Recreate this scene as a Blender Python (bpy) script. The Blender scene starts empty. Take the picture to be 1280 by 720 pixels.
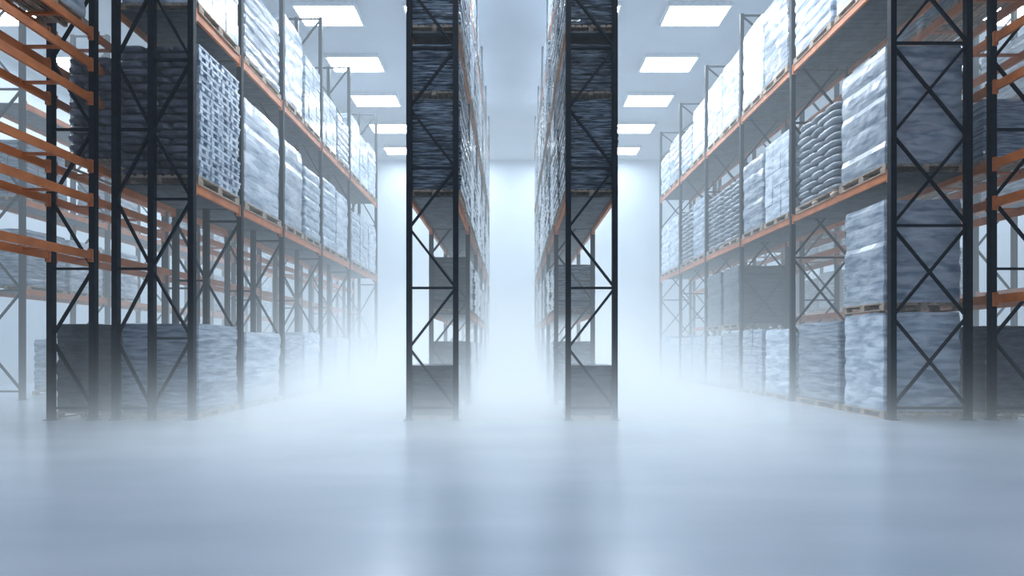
import bpy, math, random
from mathutils import Vector, noise
random.seed(7)
sc = bpy.context.scene
sc.view_settings.view_transform = 'Standard'

# ------------------------------------------------------------------ materials
def new_mat(name):
    m = bpy.data.materials.new(name); m.use_nodes = True
    nt = m.node_tree
    return m, nt, nt.nodes['Principled BSDF']

def simple(name, col, rough=0.5, metal=0.0, var=0.12, scale=6.0, bump=0.0, spec=.5):
    m, nt, p = new_mat(name)
    tc = nt.nodes.new('ShaderNodeTexCoord')
    n = nt.nodes.new('ShaderNodeTexNoise'); n.inputs['Scale'].default_value = scale; n.inputs['Detail'].default_value = 4
    r = nt.nodes.new('ShaderNodeValToRGB')
    r.color_ramp.elements[0].position = .3; r.color_ramp.elements[1].position = .7
    r.color_ramp.elements[0].color = (*[c*(1-var) for c in col], 1)
    r.color_ramp.elements[1].color = (*[min(1, c*(1+var)) for c in col], 1)
    nt.links.new(tc.outputs['Object'], n.inputs['Vector'])
    nt.links.new(n.outputs['Fac'], r.inputs['Fac'])
    nt.links.new(r.outputs['Color'], p.inputs['Base Color'])
    p.inputs['Roughness'].default_value = rough; p.inputs['Metallic'].default_value = metal
    p.inputs['Specular IOR Level'].default_value = spec
    if bump:
        b = nt.nodes.new('ShaderNodeBump'); b.inputs['Strength'].default_value = bump; b.inputs['Distance'].default_value = .02
        nt.links.new(n.outputs['Fac'], b.inputs['Height']); nt.links.new(b.outputs['Normal'], p.inputs['Normal'])
    return m

def wrap_mat(name, c0, c1, rough=0.3, zs=9.0, lo=.38, hi=.64, vmin=.62, vmax=1.15):
    """stretch film: fine horizontal streaks + wrinkles"""
    m, nt, p = new_mat(name)
    tc = nt.nodes.new('ShaderNodeTexCoord')
    mp = nt.nodes.new('ShaderNodeMapping'); mp.inputs['Scale'].default_value = (1.2, 1.2, zs)
    n = nt.nodes.new('ShaderNodeTexNoise'); n.inputs['Scale'].default_value = 1.6; n.inputs['Detail'].default_value = 7; n.inputs['Distortion'].default_value = .5
    oi = nt.nodes.new('ShaderNodeObjectInfo')
    add = nt.nodes.new('ShaderNodeVectorMath'); add.operation = 'ADD'
    sc_ = nt.nodes.new('ShaderNodeMath'); sc_.operation = 'MULTIPLY'; sc_.inputs[1].default_value = 37.0
    nt.links.new(oi.outputs['Random'], sc_.inputs[0])
    nt.links.new(tc.outputs['Object'], add.inputs[0]); nt.links.new(sc_.outputs[0], add.inputs[1])
    nt.links.new(add.outputs[0], mp.inputs['Vector']); nt.links.new(mp.outputs[0], n.inputs['Vector'])
    r = nt.nodes.new('ShaderNodeValToRGB')
    r.color_ramp.elements[0].position = lo; r.color_ramp.elements[1].position = hi
    r.color_ramp.elements[0].color = (*c0, 1); r.color_ramp.elements[1].color = (*c1, 1)
    nt.links.new(n.outputs['Fac'], r.inputs['Fac'])
    hv = nt.nodes.new('ShaderNodeHueSaturation')
    mr = nt.nodes.new('ShaderNodeMapRange'); mr.inputs['To Min'].default_value = vmin; mr.inputs['To Max'].default_value = vmax
    nt.links.new(oi.outputs['Random'], mr.inputs['Value']); nt.links.new(mr.outputs[0], hv.inputs['Value'])
    nt.links.new(r.outputs['Color'], hv.inputs['Color']); nt.links.new(hv.outputs['Color'], p.inputs['Base Color'])
    p.inputs['Roughness'].default_value = rough
    p.inputs['Coat Weight'].default_value = .6; p.inputs['Coat Roughness'].default_value = .12
    b = nt.nodes.new('ShaderNodeBump'); b.inputs['Strength'].default_value = .4; b.inputs['Distance'].default_value = .02
    nt.links.new(n.outputs['Fac'], b.inputs['Height']); nt.links.new(b.outputs['Normal'], p.inputs['Normal'])
    return m

M_STEEL = simple('dark_painted_steel', (.010, .017, .028), .6, 0, .3, spec=.3)
M_ORANGE = simple('orange_beam_paint', (.60, .20, .08), .45, 0, .18, 3)
M_DECK = simple('shelf_deck', (.10, .115, .13), .6, .2, .3, 4)
M_WOOD = simple('pallet_wood', (.42, .33, .26), .75, 0, .3, 8)
M_LIGHT = wrap_mat('white_film', (.30, .38, .49), (.72, .80, .89), .25, 5, .36, .62)
M_GREY = wrap_mat('grey_film', (.15, .20, .28), (.52, .61, .72), .25, 8, .36, .66)
M_DARK = wrap_mat('dark_film', (.012, .028, .05), (.34, .43, .55), .22, 26, .44, .66)
M_NAVY = wrap_mat('slate_film', (.02, .03, .045), (.08, .105, .14), .35, 7)
M_BAG = wrap_mat('sack_paper', (.24, .28, .34), (.50, .56, .64), .6, 3)
M_DBAG = wrap_mat('dark_sack_paper', (.06, .065, .09), (.20, .22, .29), .5, 3)

# ------------------------------------------------------------------ mesh builder
class MB:
    def __init__(s): s.v = []; s.f = []; s.m = []; s.mats = []
    def mi(s, mat):
        if mat not in s.mats: s.mats.append(mat)
        return s.mats.index(mat)
    def box(s, x0, x1, y0, y1, z0, z1, mat):
        b = len(s.v); i = s.mi(mat)
        s.v += [(x0,y0,z0),(x1,y0,z0),(x1,y1,z0),(x0,y1,z0),(x0,y0,z1),(x1,y0,z1),(x1,y1,z1),(x0,y1,z1)]
        for q in ((0,3,2,1),(4,5,6,7),(0,1,5,4),(1,2,6,5),(2,3,7,6),(3,0,4,7)):
            s.f.append(tuple(b+k for k in q)); s.m.append(i)
    def strut(s, p0, p1, w, mat):
        p0 = Vector(p0); p1 = Vector(p1); d = (p1-p0).normalized()
        up = Vector((0,1,0)) if abs(d.y) < .9 else Vector((0,0,1))
        a = d.cross(up).normalized()*w/2; c = d.cross(a).normalized()*w/2
        b = len(s.v); i = s.mi(mat)
        for p in (p0, p1):
            for k in (a+c, a-c, -a-c, -a+c): s.v.append(tuple(p+k))
        for q in ((0,1,2,3),(7,6,5,4),(0,4,5,1),(1,5,6,2),(2,6,7,3),(3,7,4,0)):
            s.f.append(tuple(b+k for k in q)); s.m.append(i)
    def mesh(s, name, smooth=False):
        me = bpy.data.meshes.new(name); me.from_pydata(s.v, [], s.f)
        for m in s.mats: me.materials.append(m)
        me.polygons.foreach_set('material_index', s.m)
        if smooth: me.polygons.foreach_set('use_smooth', [True]*len(s.f))
        me.update(); return me
def put(name, me, loc=(0,0,0), scale=(1,1,1), rz=0):
    o = bpy.data.objects.new(name, me); sc.collection.objects.link(o)
    o.location = loc; o.scale = scale; o.rotation_euler = (0,0,rz); return o

# ------------------------------------------------------------------ pallet loads (unit: 1.5 x 1.5 footprint)
def pallet_base(b, z=0.0, W=.74):
    for x in (-W+.06, 0, W-.06):
        b.box(x-.06, x+.06, -W, W, z, z+.022, M_WOOD)
        for y in (-W+.08, 0, W-.08):
            b.box(x-.06, x+.06, y-.08, y+.08, z+.022, z+.105, M_WOOD)
    for y in (-W+.05, 0, W-.05):
        b.box(-W, W, y-.05, y+.05, z+.105, z+.125, M_WOOD)
    n = 9
    for i in range(n):
        x = -W+.06+(2*W-.12)*i/(n-1)
        b.box(x-.06, x+.06, -W, W, z+.125, z+.15, M_WOOD)

def wrapped(b, W, D, z0, z1, layers, mat, seed, amp=.012, bulge=.018, jit=.012):
    """stretch-wrapped block: layer bulges, wrinkles, slightly uneven top"""
    off = Vector((seed*13.1, seed*7.7, seed*3.3)); nz = layers*4
    per = []
    n = 12; c = .03
    for k in range(n): per.append((-W+c+(2*W-2*c)*k/(n-1), -D))
    for k in range(n): per.append((W, -D+c+(2*D-2*c)*k/(n-1)))
    for k in range(n): per.append((W-c-(2*W-2*c)*k/(n-1), D))
    for k in range(n): per.append((-W, D-c-(2*D-2*c)*k/(n-1)))
    base = len(b.v); N = len(per); mi = b.mi(mat)
    for j in range(nz+1):
        t = j/nz; z = z0+(z1-z0)*t
        lay = int(min(t*layers, layers-1e-3)); u = t*layers-lay
        if j == nz: u = 1
        bul = (math.sin(math.pi*u)**.4 if 0 < u < 1 else 0)*bulge
        rr = random.Random(seed*100+lay); sx = rr.uniform(-jit, jit); sy = rr.uniform(-jit, jit)
        for (x, y) in per:
            q = noise.noise(Vector((x*1.7, y*1.7, z*3))+off)*amp+noise.noise(Vector((x*7, y*7, z*9))+off)*amp*.5
            s = 1+(bul+q-.02)/W
            zz = z+noise.noise(Vector((x*2, y*2, 5))+off)*.025*t
            b.v.append((x*s+sx, y*s+sy, zz))
    for j in range(nz):
        for k in range(N):
            a = base+j*N+k; a2 = base+j*N+(k+1) % N
            b.f.append((a, a2, a2+N, a+N)); b.m.append(mi)
    top = base+nz*N
    r1 = len(b.v)
    for k in range(N):
        v = b.v[top+k]; b.v.append((v[0]*.75, v[1]*.75, v[2]+.01+noise.noise(Vector((v[0]*3, v[1]*3, 1))+off)*.03))
    cc = len(b.v); b.v.append((0, 0, z1+.02))
    for k in range(N):
        k2 = (k+1) % N
        b.f.append((top+k, top+k2, r1+k2, r1+k)); b.m.append(mi)
        b.f.append((r1+k, r1+k2, cc)); b.m.append(mi)

def bag(b, cx, cy, cz, a, c, h, mat, seed):
    base = len(b.v); mi = b.mi(mat); U = 14; V = 6; off = Vector((seed*3.7, seed*1.9, 0))
    sg = lambda q, p: math.copysign(abs(q)**p, q)
    for j in range(V+1):
        ph = -math.pi/2+math.pi*j/V
        for i in range(U):
            th = 2*math.pi*i/U
            e = .45
            x = a*sg(math.cos(ph), .5)*sg(math.cos(th), e); y = c*sg(math.cos(ph), .5)*sg(math.sin(th), e); z = h*sg(math.sin(ph), .8)
            w = 1+.06*noise.noise(Vector((x*5, y*5, z*5))+off)
            b.v.append((cx+x*w, cy+y*w, cz+z*w))
    for j in range(V):
        for i in range(U):
            p = base+j*U+i; q = base+j*U+(i+1) % U
            b.f.append((p, q, q+U, p+U)); b.m.append(mi)

def mk_wrapped(name, mat, h, layers, seed, **kw):
    b = MB(); pallet_base(b); wrapped(b, .72, .72, .15, h, layers, mat, seed, **kw)
    return b.mesh(name, False)
def mk_bags(name, mat, h, seed, trays=False):
    b = MB(); pallet_base(b); k = 0; P = .158
    if trays: P = .12
    n = int((h-.15)/P)
    for L in range(n):
        z = .15+P/2+L*P; X = .05 if trays else 0
        if L % 2:
            for i in range(2):
                for j in range(3):
                    k += 1; bag(b, (-.36+.72*i)-X+random.uniform(-.02, .02), -.48+.48*j, z, .37, .25, P*.54, mat, k+seed)
        else:
            for i in range(3):
                for j in range(2):
                    k += 1; bag(b, -.48+.48*i-X, (-.36+.72*j)+random.uniform(-.02, .02), z, .25, .37, P*.54, mat, k+seed)
        if trays:
            # bright slatted tray ends on the aisle side
            zz = .15+L*P
            b.box(.60, .74, -.72, .72, zz, zz+.018, M_LIGHT)
            for j in range(4):
                y0 = -.71+.36*j+random.uniform(-.015, .015); xj = random.uniform(-.02, .03)
                b.box(.60, .755+xj, y0, y0+.33, zz+.085, zz+.118, M_LIGHT)
                b.box(.62, .745+xj, y0+.01, y0+.10, zz+.018, zz+.085, M_LIGHT)
                b.box(.62, .745+xj, y0+.23, y0+.32, zz+.018, zz+.085, M_LIGHT)
    return b.mesh(name, not trays)
def mk_cartons(name, mat, h, seed, L=5, n=3):
    b = MB(); pallet_base(b); rr = random.Random(seed); lh = (h-.15)/L; w = 1.44/n
    for l in range(L):
        for i in range(n):
            for j in range(n):
                if 0 < i < n-1 and 0 < j < n-1 and l < L-1: continue
                jx, jy = rr.uniform(-.012, .012), rr.uniform(-.012, .012)
                x0 = -.72+w*i+jx; y0 = -.72+w*j+jy; z0 = .15+lh*l
                b.box(x0+.008, x0+w-.008, y0+.008, y0+w-.008, z0, z0+lh-.012, mat)
    return b.mesh(name)

H0 = 2.2
V = {
 'light': [mk_wrapped('load_light_%d' % i, M_LIGHT, H0, l, i+1) for i, l in enumerate((5, 4, 6))]+[mk_cartons('load_cartons', M_LIGHT, H0, 2)],
 'grey':  [mk_wrapped('load_grey_%d' % i, M_GREY, H0, l, i+11) for i, l in enumerate((5, 7))]+[mk_cartons('load_cartons_grey', M_GREY, H0, 9, 7, 4)],
 'dark':  [mk_wrapped('load_dark_%d' % i, M_DARK, H0, l, i+21, amp=.02, bulge=.035, jit=.03) for i, l in enumerate((14, 11))],
 'navy':  [mk_wrapped('load_navy_%d' % i, M_NAVY, H0, l, i+31) for i, l in enumerate((3, 5))],
 'bags':  [mk_bags('load_bags', M_BAG, H0, 3)],
 'dbags':  [mk_bags('load_dark_bags', M_DBAG, H0, 3)],
 'crates': [mk_bags('load_tray_stack', M_DBAG, H0, 5, trays=True)],
}
NAMES = {'light': 'shrink_wrapped_pallet', 'grey': 'shrink_wrapped_pallet', 'dark': 'dark_wrapped_pallet',
         'navy': 'dark_wrapped_pallet', 'bags': 'sack_pallet', 'dbags': 'sack_pallet', 'crates': 'tray_stack_pallet'}
rnd = random.Random(3)
def load(kind, x, y, z, w, d, h, idx=None):
    me = rnd.choice(V[kind])
    if idx is not None: me = V[kind][idx]
    return put(NAMES[kind], me, (x, y, z), (w/1.5, d/1.5, h/(H0+.04)))

# ------------------------------------------------------------------ racks
def rack(name, xa, xb, ys, H, levels, beam_h=.15, pw=.12, pitch=1.45, deck=True, mid=None, xbrace=False, skip=()):
    b = MB()
    posts = [xa, xb]+([mid] if mid else [])
    for y in ys:
        for x in posts:
            b.box(x-pw/2, x+pw/2, y-.05, y-.035, 0, H, M_STEEL)
            b.box(x-pw/2, x-pw/2+.015, y-.035, y+.06, 0, H, M_STEEL)
            b.box(x+pw/2-.015, x+pw/2, y-.035, y+.06, 0, H, M_STEEL)
            b.box(x-.1, x+.1, y-.09, y+.1, 0, .012, M_STEEL)
        seg = sorted(posts)
        for s in range(len(seg)-1):
            l, r = seg[s], seg[s+1]
            z = .25; k = s
            while z+pitch*.5 < H:
                z2 = min(z+pitch, H-.05)
                b.strut((l, y, z) if k % 2 else (r, y, z), (r, y, z2) if k % 2 else (l, y, z2), .05, M_STEEL)
                if xbrace:
                    b.strut((r, y+.03, z) if k % 2 else (l, y+.03, z), (l, y+.03, z2) if k % 2 else (r, y+.03, z2), .05, M_STEEL)
                if k % 2 == 0: b.strut((l, y, z), (r, y, z), .05, M_STEEL)
                z = z2; k += 1
            b.strut((l, y, H-.04), (r, y, H-.04), .05, M_STEEL)
    for bi in range(len(ys)-1):
        y0, y1 = ys[bi]+.06, ys[bi+1]-.05
        for li, z in enumerate(levels):
            if (bi, li) in skip: continue
            for x in (xa, xb):
                b.box(x-.03, x+.03, y0, y1, z-beam_h, z, M_ORANGE)
                for yy in (y0, y1-.05):
                    b.box(x-.045, x+.045, yy, yy+.05, z-beam_h-.06, z+.05, M_ORANGE)
            if deck:
                n = max(3, int((y1-y0)/.17))
                for k in range(n):
                    c = y0+(y1-y0)*(k+.5)/n; hw = (y1-y0)/n*.46
                    b.box(xa+.03, xb-.03, c-hw, c+hw, z-.045, z-.01, M_DECK)
            else:
                for k in range(3):
                    c = y0+(y1-y0)*(k+.5)/3
                    b.box(xa+.03, xb-.03, c-.03, c+.03, z-.07, z-.02, M_ORANGE)
    return put(name, b.mesh(name+'_mesh'))

def fill(xc, w, y0, y1, z, h, kinds, n=None, hv=0.0, gap=.1):
    L = y1-y0; n = n or max(1, round(L/1.65)); step = (L-.16)/n
    for k in range(n):
        kd = kinds[rnd.randrange(len(kinds))]
        if kd is None: continue
        hh = h*(1-rnd.random()*hv)
        load(kd, xc+rnd.uniform(-.02, .02), y0+.08+step*(k+.5), z, w, step-gap, hh)

# --- right main rack
RY = [11, 14.9, 18.2, 21.5, 24.8, 28.1]
rack('pallet_rack', 7.92, 9.5, RY, 13.0, [5.2, 9.4], beam_h=.16, xbrace=True, pitch=1.9)
xc = 8.71; W = 1.72
load('light', xc, 11.86, 0, W, 1.42, 2.3, 1); load('light', xc, 11.86, 2.3, W, 1.42, 2.4, 0)
load('grey', xc, 13.65, 0, W, 1.9, 2.2)
for i in range(1, 5):
    y0, y1 = RY[i], RY[i+1]
    fill(xc, W, y0, y1, 0, 2.2, ['light', 'grey', 'light'], hv=.1)
    if i == 2: fill(xc, W, y0, y1, 2.2, 2.2, ['navy'])
load('light', xc, 11.9, 5.2, W, 1.6, 2.75, 0); load('bags', xc, 13.75, 5.2, W, 1.8, 2.6)
for i in range(1, 5): fill(xc, W, RY[i], RY[i+1], 5.2, 2.8, ['light', 'grey', 'bags', 'light'], hv=.12)
for i in range(0, 5): fill(xc, W, RY[i], RY[i+1], 9.4, 2.8, ['light', 'light', 'grey'], hv=.3)
# right rack behind (mostly bare beams)
BY = [7.3, 11, 14.6, 18.2, 21.8, 25.4, 29]
rack('pallet_rack', 10.0, 11.2, BY, 12.6, [2.6, 4.6, 5.4, 7.0, 8.0, 9.2], deck=False, beam_h=.18)
for i in (1, 2, 4): fill(10.6, 1.25, BY[i], BY[i+1], 0, 2.0, ['navy', 'grey'])
fill(10.6, 1.25, BY[1], BY[2], 5.4, 1.4, ['dark', 'grey']); fill(10.6, 1.25, BY[3], BY[4], 5.4, 1.4, ['bags', 'light'])
fill(10.6, 1.25, BY[1], BY[2], 9.2, 2.2, ['grey'])
rack('pallet_rack', 14.4, 15.6, [13, 16.4, 19.8, 23.2, 26.6, 30], 12.4, [3.2, 5.8, 8.6], beam_h=.16)
for z in (0, 3.2, 5.8, 8.6): 
    for y in (13, 16.4, 19.8, 23.2, 26.6): fill(15, 1.25, y, y+3.4, z, 1.8, ['light', 'grey', None, 'bags'])

# --- left main rack
LY = [11, 12.95, 15.3, 18.4, 21.6, 25.9]
rack('pallet_rack', -8.25, -6.67, LY, 13.0, [4.95, 8.6], beam_h=.18, mid=-7.5)
xl = -7.46
load('grey', xl, 11.97, 0, 1.72, 1.7, 2.05, 0)
for i in range(1, 5): fill(xl, 1.72, LY[i], LY[i+1], 0, 2.05, ['light', 'light', 'grey'], hv=.08)
load('crates', xl, 11.97, 4.95, 1.72, 1.7, 3.05)
for i in range(1, 5): fill(xl, 1.72, LY[i], LY[i+1], 4.95, 2.9, ['light', 'grey', 'light'], hv=.25)
for i in range(0, 5): fill(xl, 1.72, LY[i], LY[i+1], 8.6, 2.9, ['light', 'light', 'grey'], hv=.35)
# left rack behind
rack('pallet_rack', -9.6, -8.72, BY, 12.6, [3.5, 4.65, 5.35, 6.75, 7.45, 8.1], deck=False, beam_h=.16)
load('navy', -9.2, 12.1, 0, 1.25, 1.6, 2.05); load('navy', -9.2, 13.8, 0, 1.1, 1.5, 2.0)
load('dbags', -9.0, 12.0, 5.35, 1.0, 1.6, 2.6)
fill(-9.16, .95, 14.6, 18.2, 0, 1.9, ['grey']); fill(-9.16, .95, 7.3, 11, 8.1, 1.8, ['light'])
rack('pallet_rack', -15.3, -14.1, [15.2, 18.4, 21.6, 24.8, 28, 31.2], 12.4, [3.2, 5.8, 8.6], beam_h=.16)
for z in (0, 3.2, 5.8, 8.6):
    for y in (15.2, 18.4, 21.6, 24.8, 28): fill(-14.7, 1.25, y, y+3.2, z, 1.8, ['light', 'grey', None, None])

# --- centre racks
CY = [11, 14, 17, 20, 23, 26]
for sg in (-1, 1):
    a, b_ = sorted((sg*1.17, sg*2.14))
    rack('pallet_rack', a, b_, CY, 12.9, [2.45, 4.7, 8.15, 11.0], beam_h=.14, pitch=1.25, skip=((0, 0),), pw=.11)
    xm = sg*1.655
    load('navy', xm+sg*.06, 11.8, 0, 1.08, 1.35, 1.15)
    for i in range(5):
        y0, y1 = CY[i], CY[i+1]
        if i: fill(xm, 1.12, y0, y1, 0, 1.7, ['navy', 'dark', None]); fill(xm, 1.12, y0, y1, 2.45, 1.7, ['navy', 'dark', None], hv=.3)
        k1 = ['dark'] if i == 0 else ['dark', 'grey', 'light']
        fill(xm, 1.14, y0, y1, 4.7, 2.1, k1, 2)
        fill(xm, 1.08, y0, y1, 6.84, 1.1, ['grey', 'dark'] if i else ['dark'], 2)
        fill(xm, 1.14, y0, y1, 8.15, 2.5, ['dark'] if i == 0 else k1, 2)
        if i: fill(xm, 1.1, y0, y1, 11.0, 1.4, ['grey', 'light'], 2)

# ------------------------------------------------------------------ room shell
XW, YF, YB, HC = 21.0, 33.7, -8.0, 13.5
M_WALL = simple('painted_wall', (.66, .74, .82), .7, 0, .03, .6)
M_CEIL = simple('ceiling_paint', (.60, .635, .68), .8, 0, .04, .5)
mf, nt, p = new_mat('polished_concrete')
tc = nt.nodes.new('ShaderNodeTexCoord')
mp = nt.nodes.new('ShaderNodeMapping'); mp.inputs['Scale'].default_value = (.35, 1.3, 1)
n1 = nt.nodes.new('ShaderNodeTexNoise'); n1.inputs['Scale'].default_value = .8; n1.inputs['Detail'].default_value = 3
nt.links.new(tc.outputs['Object'], mp.inputs[0]); nt.links.new(mp.outputs[0], n1.inputs['Vector'])
r = nt.nodes.new('ShaderNodeValToRGB'); r.color_ramp.elements[0].position = .2; r.color_ramp.elements[1].position = .8
r.color_ramp.elements[0].color = (.42, .50, .60, 1); r.color_ramp.elements[1].color = (.54, .61, .71, 1)
nt.links.new(n1.outputs['Fac'], r.inputs[0]); nt.links.new(r.outputs[0], p.inputs['Base Color'])
r2 = nt.nodes.new('ShaderNodeMapRange'); r2.inputs['To Min'].default_value = .19; r2.inputs['To Max'].default_value = .25
nt.links.new(n1.outputs['Fac'], r2.inputs[0]); nt.links.new(r2.outputs[0], p.inputs['Roughness'])
p.inputs['Specular IOR Level'].default_value = 1.0
def shell(name, dims, mat):
    b = MB(); b.box(*dims, mat); return put(name, b.mesh(name+'_mesh'))
shell('floor', (-XW, XW, YB, YF, -.2, 0), mf)
shell('ceiling', (-XW, XW, YB, YF, HC, HC+.2), M_CEIL)
shell('wall_far', (-XW, XW, YF, YF+.2, 0, HC), M_WALL)
shell('wall_left', (-XW-.2, -XW, YB, YF+.2, 0, HC), M_WALL)
shell('wall_right', (XW, XW+.2, YB, YF+.2, 0, HC), M_WALL)

# ------------------------------------------------------------------ ceiling panels, with unseen fill panels added
me_, nt, p = new_mat('lamp_diffuser')
p.inputs['Base Color'].default_value = (.9, .95, 1, 1)
p.inputs['Emission Color'].default_value = (.86, .94, 1, 1); p.inputs['Emission Strength'].default_value = 35
M_FRAME = simple('lamp_housing', (.7, .74, .78), .4)
b = MB(); b.box(-1.05, 1.05, -.55, .55, -.10, -.06, me_)
b.box(-1.12, 1.12, -.62, -.55, -.13, 0, M_FRAME); b.box(-1.12, 1.12, .55, .62, -.13, 0, M_FRAME)
b.box(-1.12, -1.05, -.55, .55, -.13, 0, M_FRAME); b.box(1.05, 1.12, -.55, .55, -.13, 0, M_FRAME)
b.box(-1.05, 1.05, -.55, .55, -.06, 0, M_FRAME)
PL = b.mesh('panel_mesh')
for x in (-18, -6.55, -2.7, 2.7, 6.55, 18):  # innermost pair of rows is added fill, hidden behind the centre racks
    for k in range(7):
        put('ceiling_and_fill_light_panel', PL, (x, 12.4+3.25*k, HC))
for y in (5.9, 12.4, 15.65): put('ceiling_and_fill_light_panel', PL, (0, y, HC))  # unseen panels added to brighten the inner faces, fog and floor

# ------------------------------------------------------------------ fog, with its own glow built in
def vmat(name):
    m = bpy.data.materials.new(name+'_material'); m.use_nodes = True; nt = m.node_tree; nt.nodes.clear()
    return m, nt, nt.nodes.new('ShaderNodeOutputMaterial')
m, nt, out = vmat('glowing_haze')
ab = nt.nodes.new('ShaderNodeVolumeAbsorption'); ab.inputs['Color'].default_value = (0, 0, 0, 1); ab.inputs['Density'].default_value = .034
em = nt.nodes.new('ShaderNodeEmission'); em.inputs['Color'].default_value = (.52, .64, .75, 1); em.inputs['Strength'].default_value = .034  # haze emits its own light, standing in for scattered lamp light
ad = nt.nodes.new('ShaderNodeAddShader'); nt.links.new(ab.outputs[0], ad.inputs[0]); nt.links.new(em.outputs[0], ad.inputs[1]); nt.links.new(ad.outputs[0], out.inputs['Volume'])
shell('glowing_haze', (-XW+.05, XW-.05, 10.6, YF-.02, .02, HC-.2), m)
m, nt, out = vmat('glowing_ground_fog')
pv = nt.nodes.new('ShaderNodeVolumePrincipled'); nt.links.new(pv.outputs[0], out.inputs['Volume'])
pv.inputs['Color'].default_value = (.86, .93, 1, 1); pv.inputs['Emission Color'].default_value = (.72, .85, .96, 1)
m.cycles.volume_step_rate = .3
shell('glowing_ground_fog', (-13, 13, 2.6, YF-.05, .01, 5.6), m)
tc = nt.nodes.new('ShaderNodeTexCoord'); sep = nt.nodes.new('ShaderNodeSeparateXYZ'); nt.links.new(tc.outputs['Object'], sep.inputs[0])
def math_(op, a, b=None):
    n = nt.nodes.new('ShaderNodeMath'); n.operation = op
    for i, v in enumerate((a, b)):
        if v is None: continue
        if isinstance(v, (int, float)): n.inputs[i].default_value = v
        else: nt.links.new(v, n.inputs[i])
    return n.outputs[0]
def mr(v, a, b_, c, d):
    n = nt.nodes.new('ShaderNodeMapRange'); n.interpolation_type = 'SMOOTHSTEP'
    nt.links.new(v, n.inputs['Value'])
    for k, q in zip(('From Min', 'From Max', 'To Min', 'To Max'), (a, b_, c, d)): n.inputs[k].default_value = q
    return n.outputs[0]
hs = mr(sep.outputs['Y'], 6, 19, .28, 1.5)
ez = math_('EXPONENT', math_('MULTIPLY', math_('DIVIDE', sep.outputs['Z'], hs), -1))
my = mr(sep.outputs['Y'], 3, 12, 0, 1)  # thin glowing layer reaches forward, imitating a bright reflection on the floor
mx = mr(math_('ABSOLUTE', math_('ADD', sep.outputs['X'], .7)), 2.4, 8.6, 1, .17)
mtop = mr(sep.outputs['Z'], 3.4, 5.6, 1, 0)
nz = nt.nodes.new('ShaderNodeTexNoise'); nz.inputs['Scale'].default_value = .45; nz.inputs['Detail'].default_value = 2
nt.links.new(tc.outputs['Object'], nz.inputs['Vector'])
nn = mr(nz.outputs['Fac'], .3, .7, .55, 1.25)
d = math_('MULTIPLY', math_('MULTIPLY', math_('MULTIPLY', ez, my), math_('MULTIPLY', mx, nn)), mtop)
nt.links.new(math_('MULTIPLY', d, .55), pv.inputs['Density'])
nt.links.new(math_('MULTIPLY', d, .42), pv.inputs['Emission Strength'])  # self-glow added to the fog in place of multiple scattering

# ------------------------------------------------------------------ world + camera
w = bpy.data.worlds.new('world'); sc.world = w; w.use_nodes = True
bg = w.node_tree.nodes['Background']; bg.inputs[0].default_value = (.58, .74, .98, 1); bg.inputs[1].default_value = .28
cam = bpy.data.cameras.new('camera'); co = bpy.data.objects.new('camera', cam); sc.collection.objects.link(co)
co.location = (0, 0, 1.5); co.rotation_euler = (math.radians(90), 0, 0)
cam.sensor_width = 36; cam.lens = 660/1280*36; cam.shift_y = 75/1280; cam.clip_end = 200
sc.camera = co
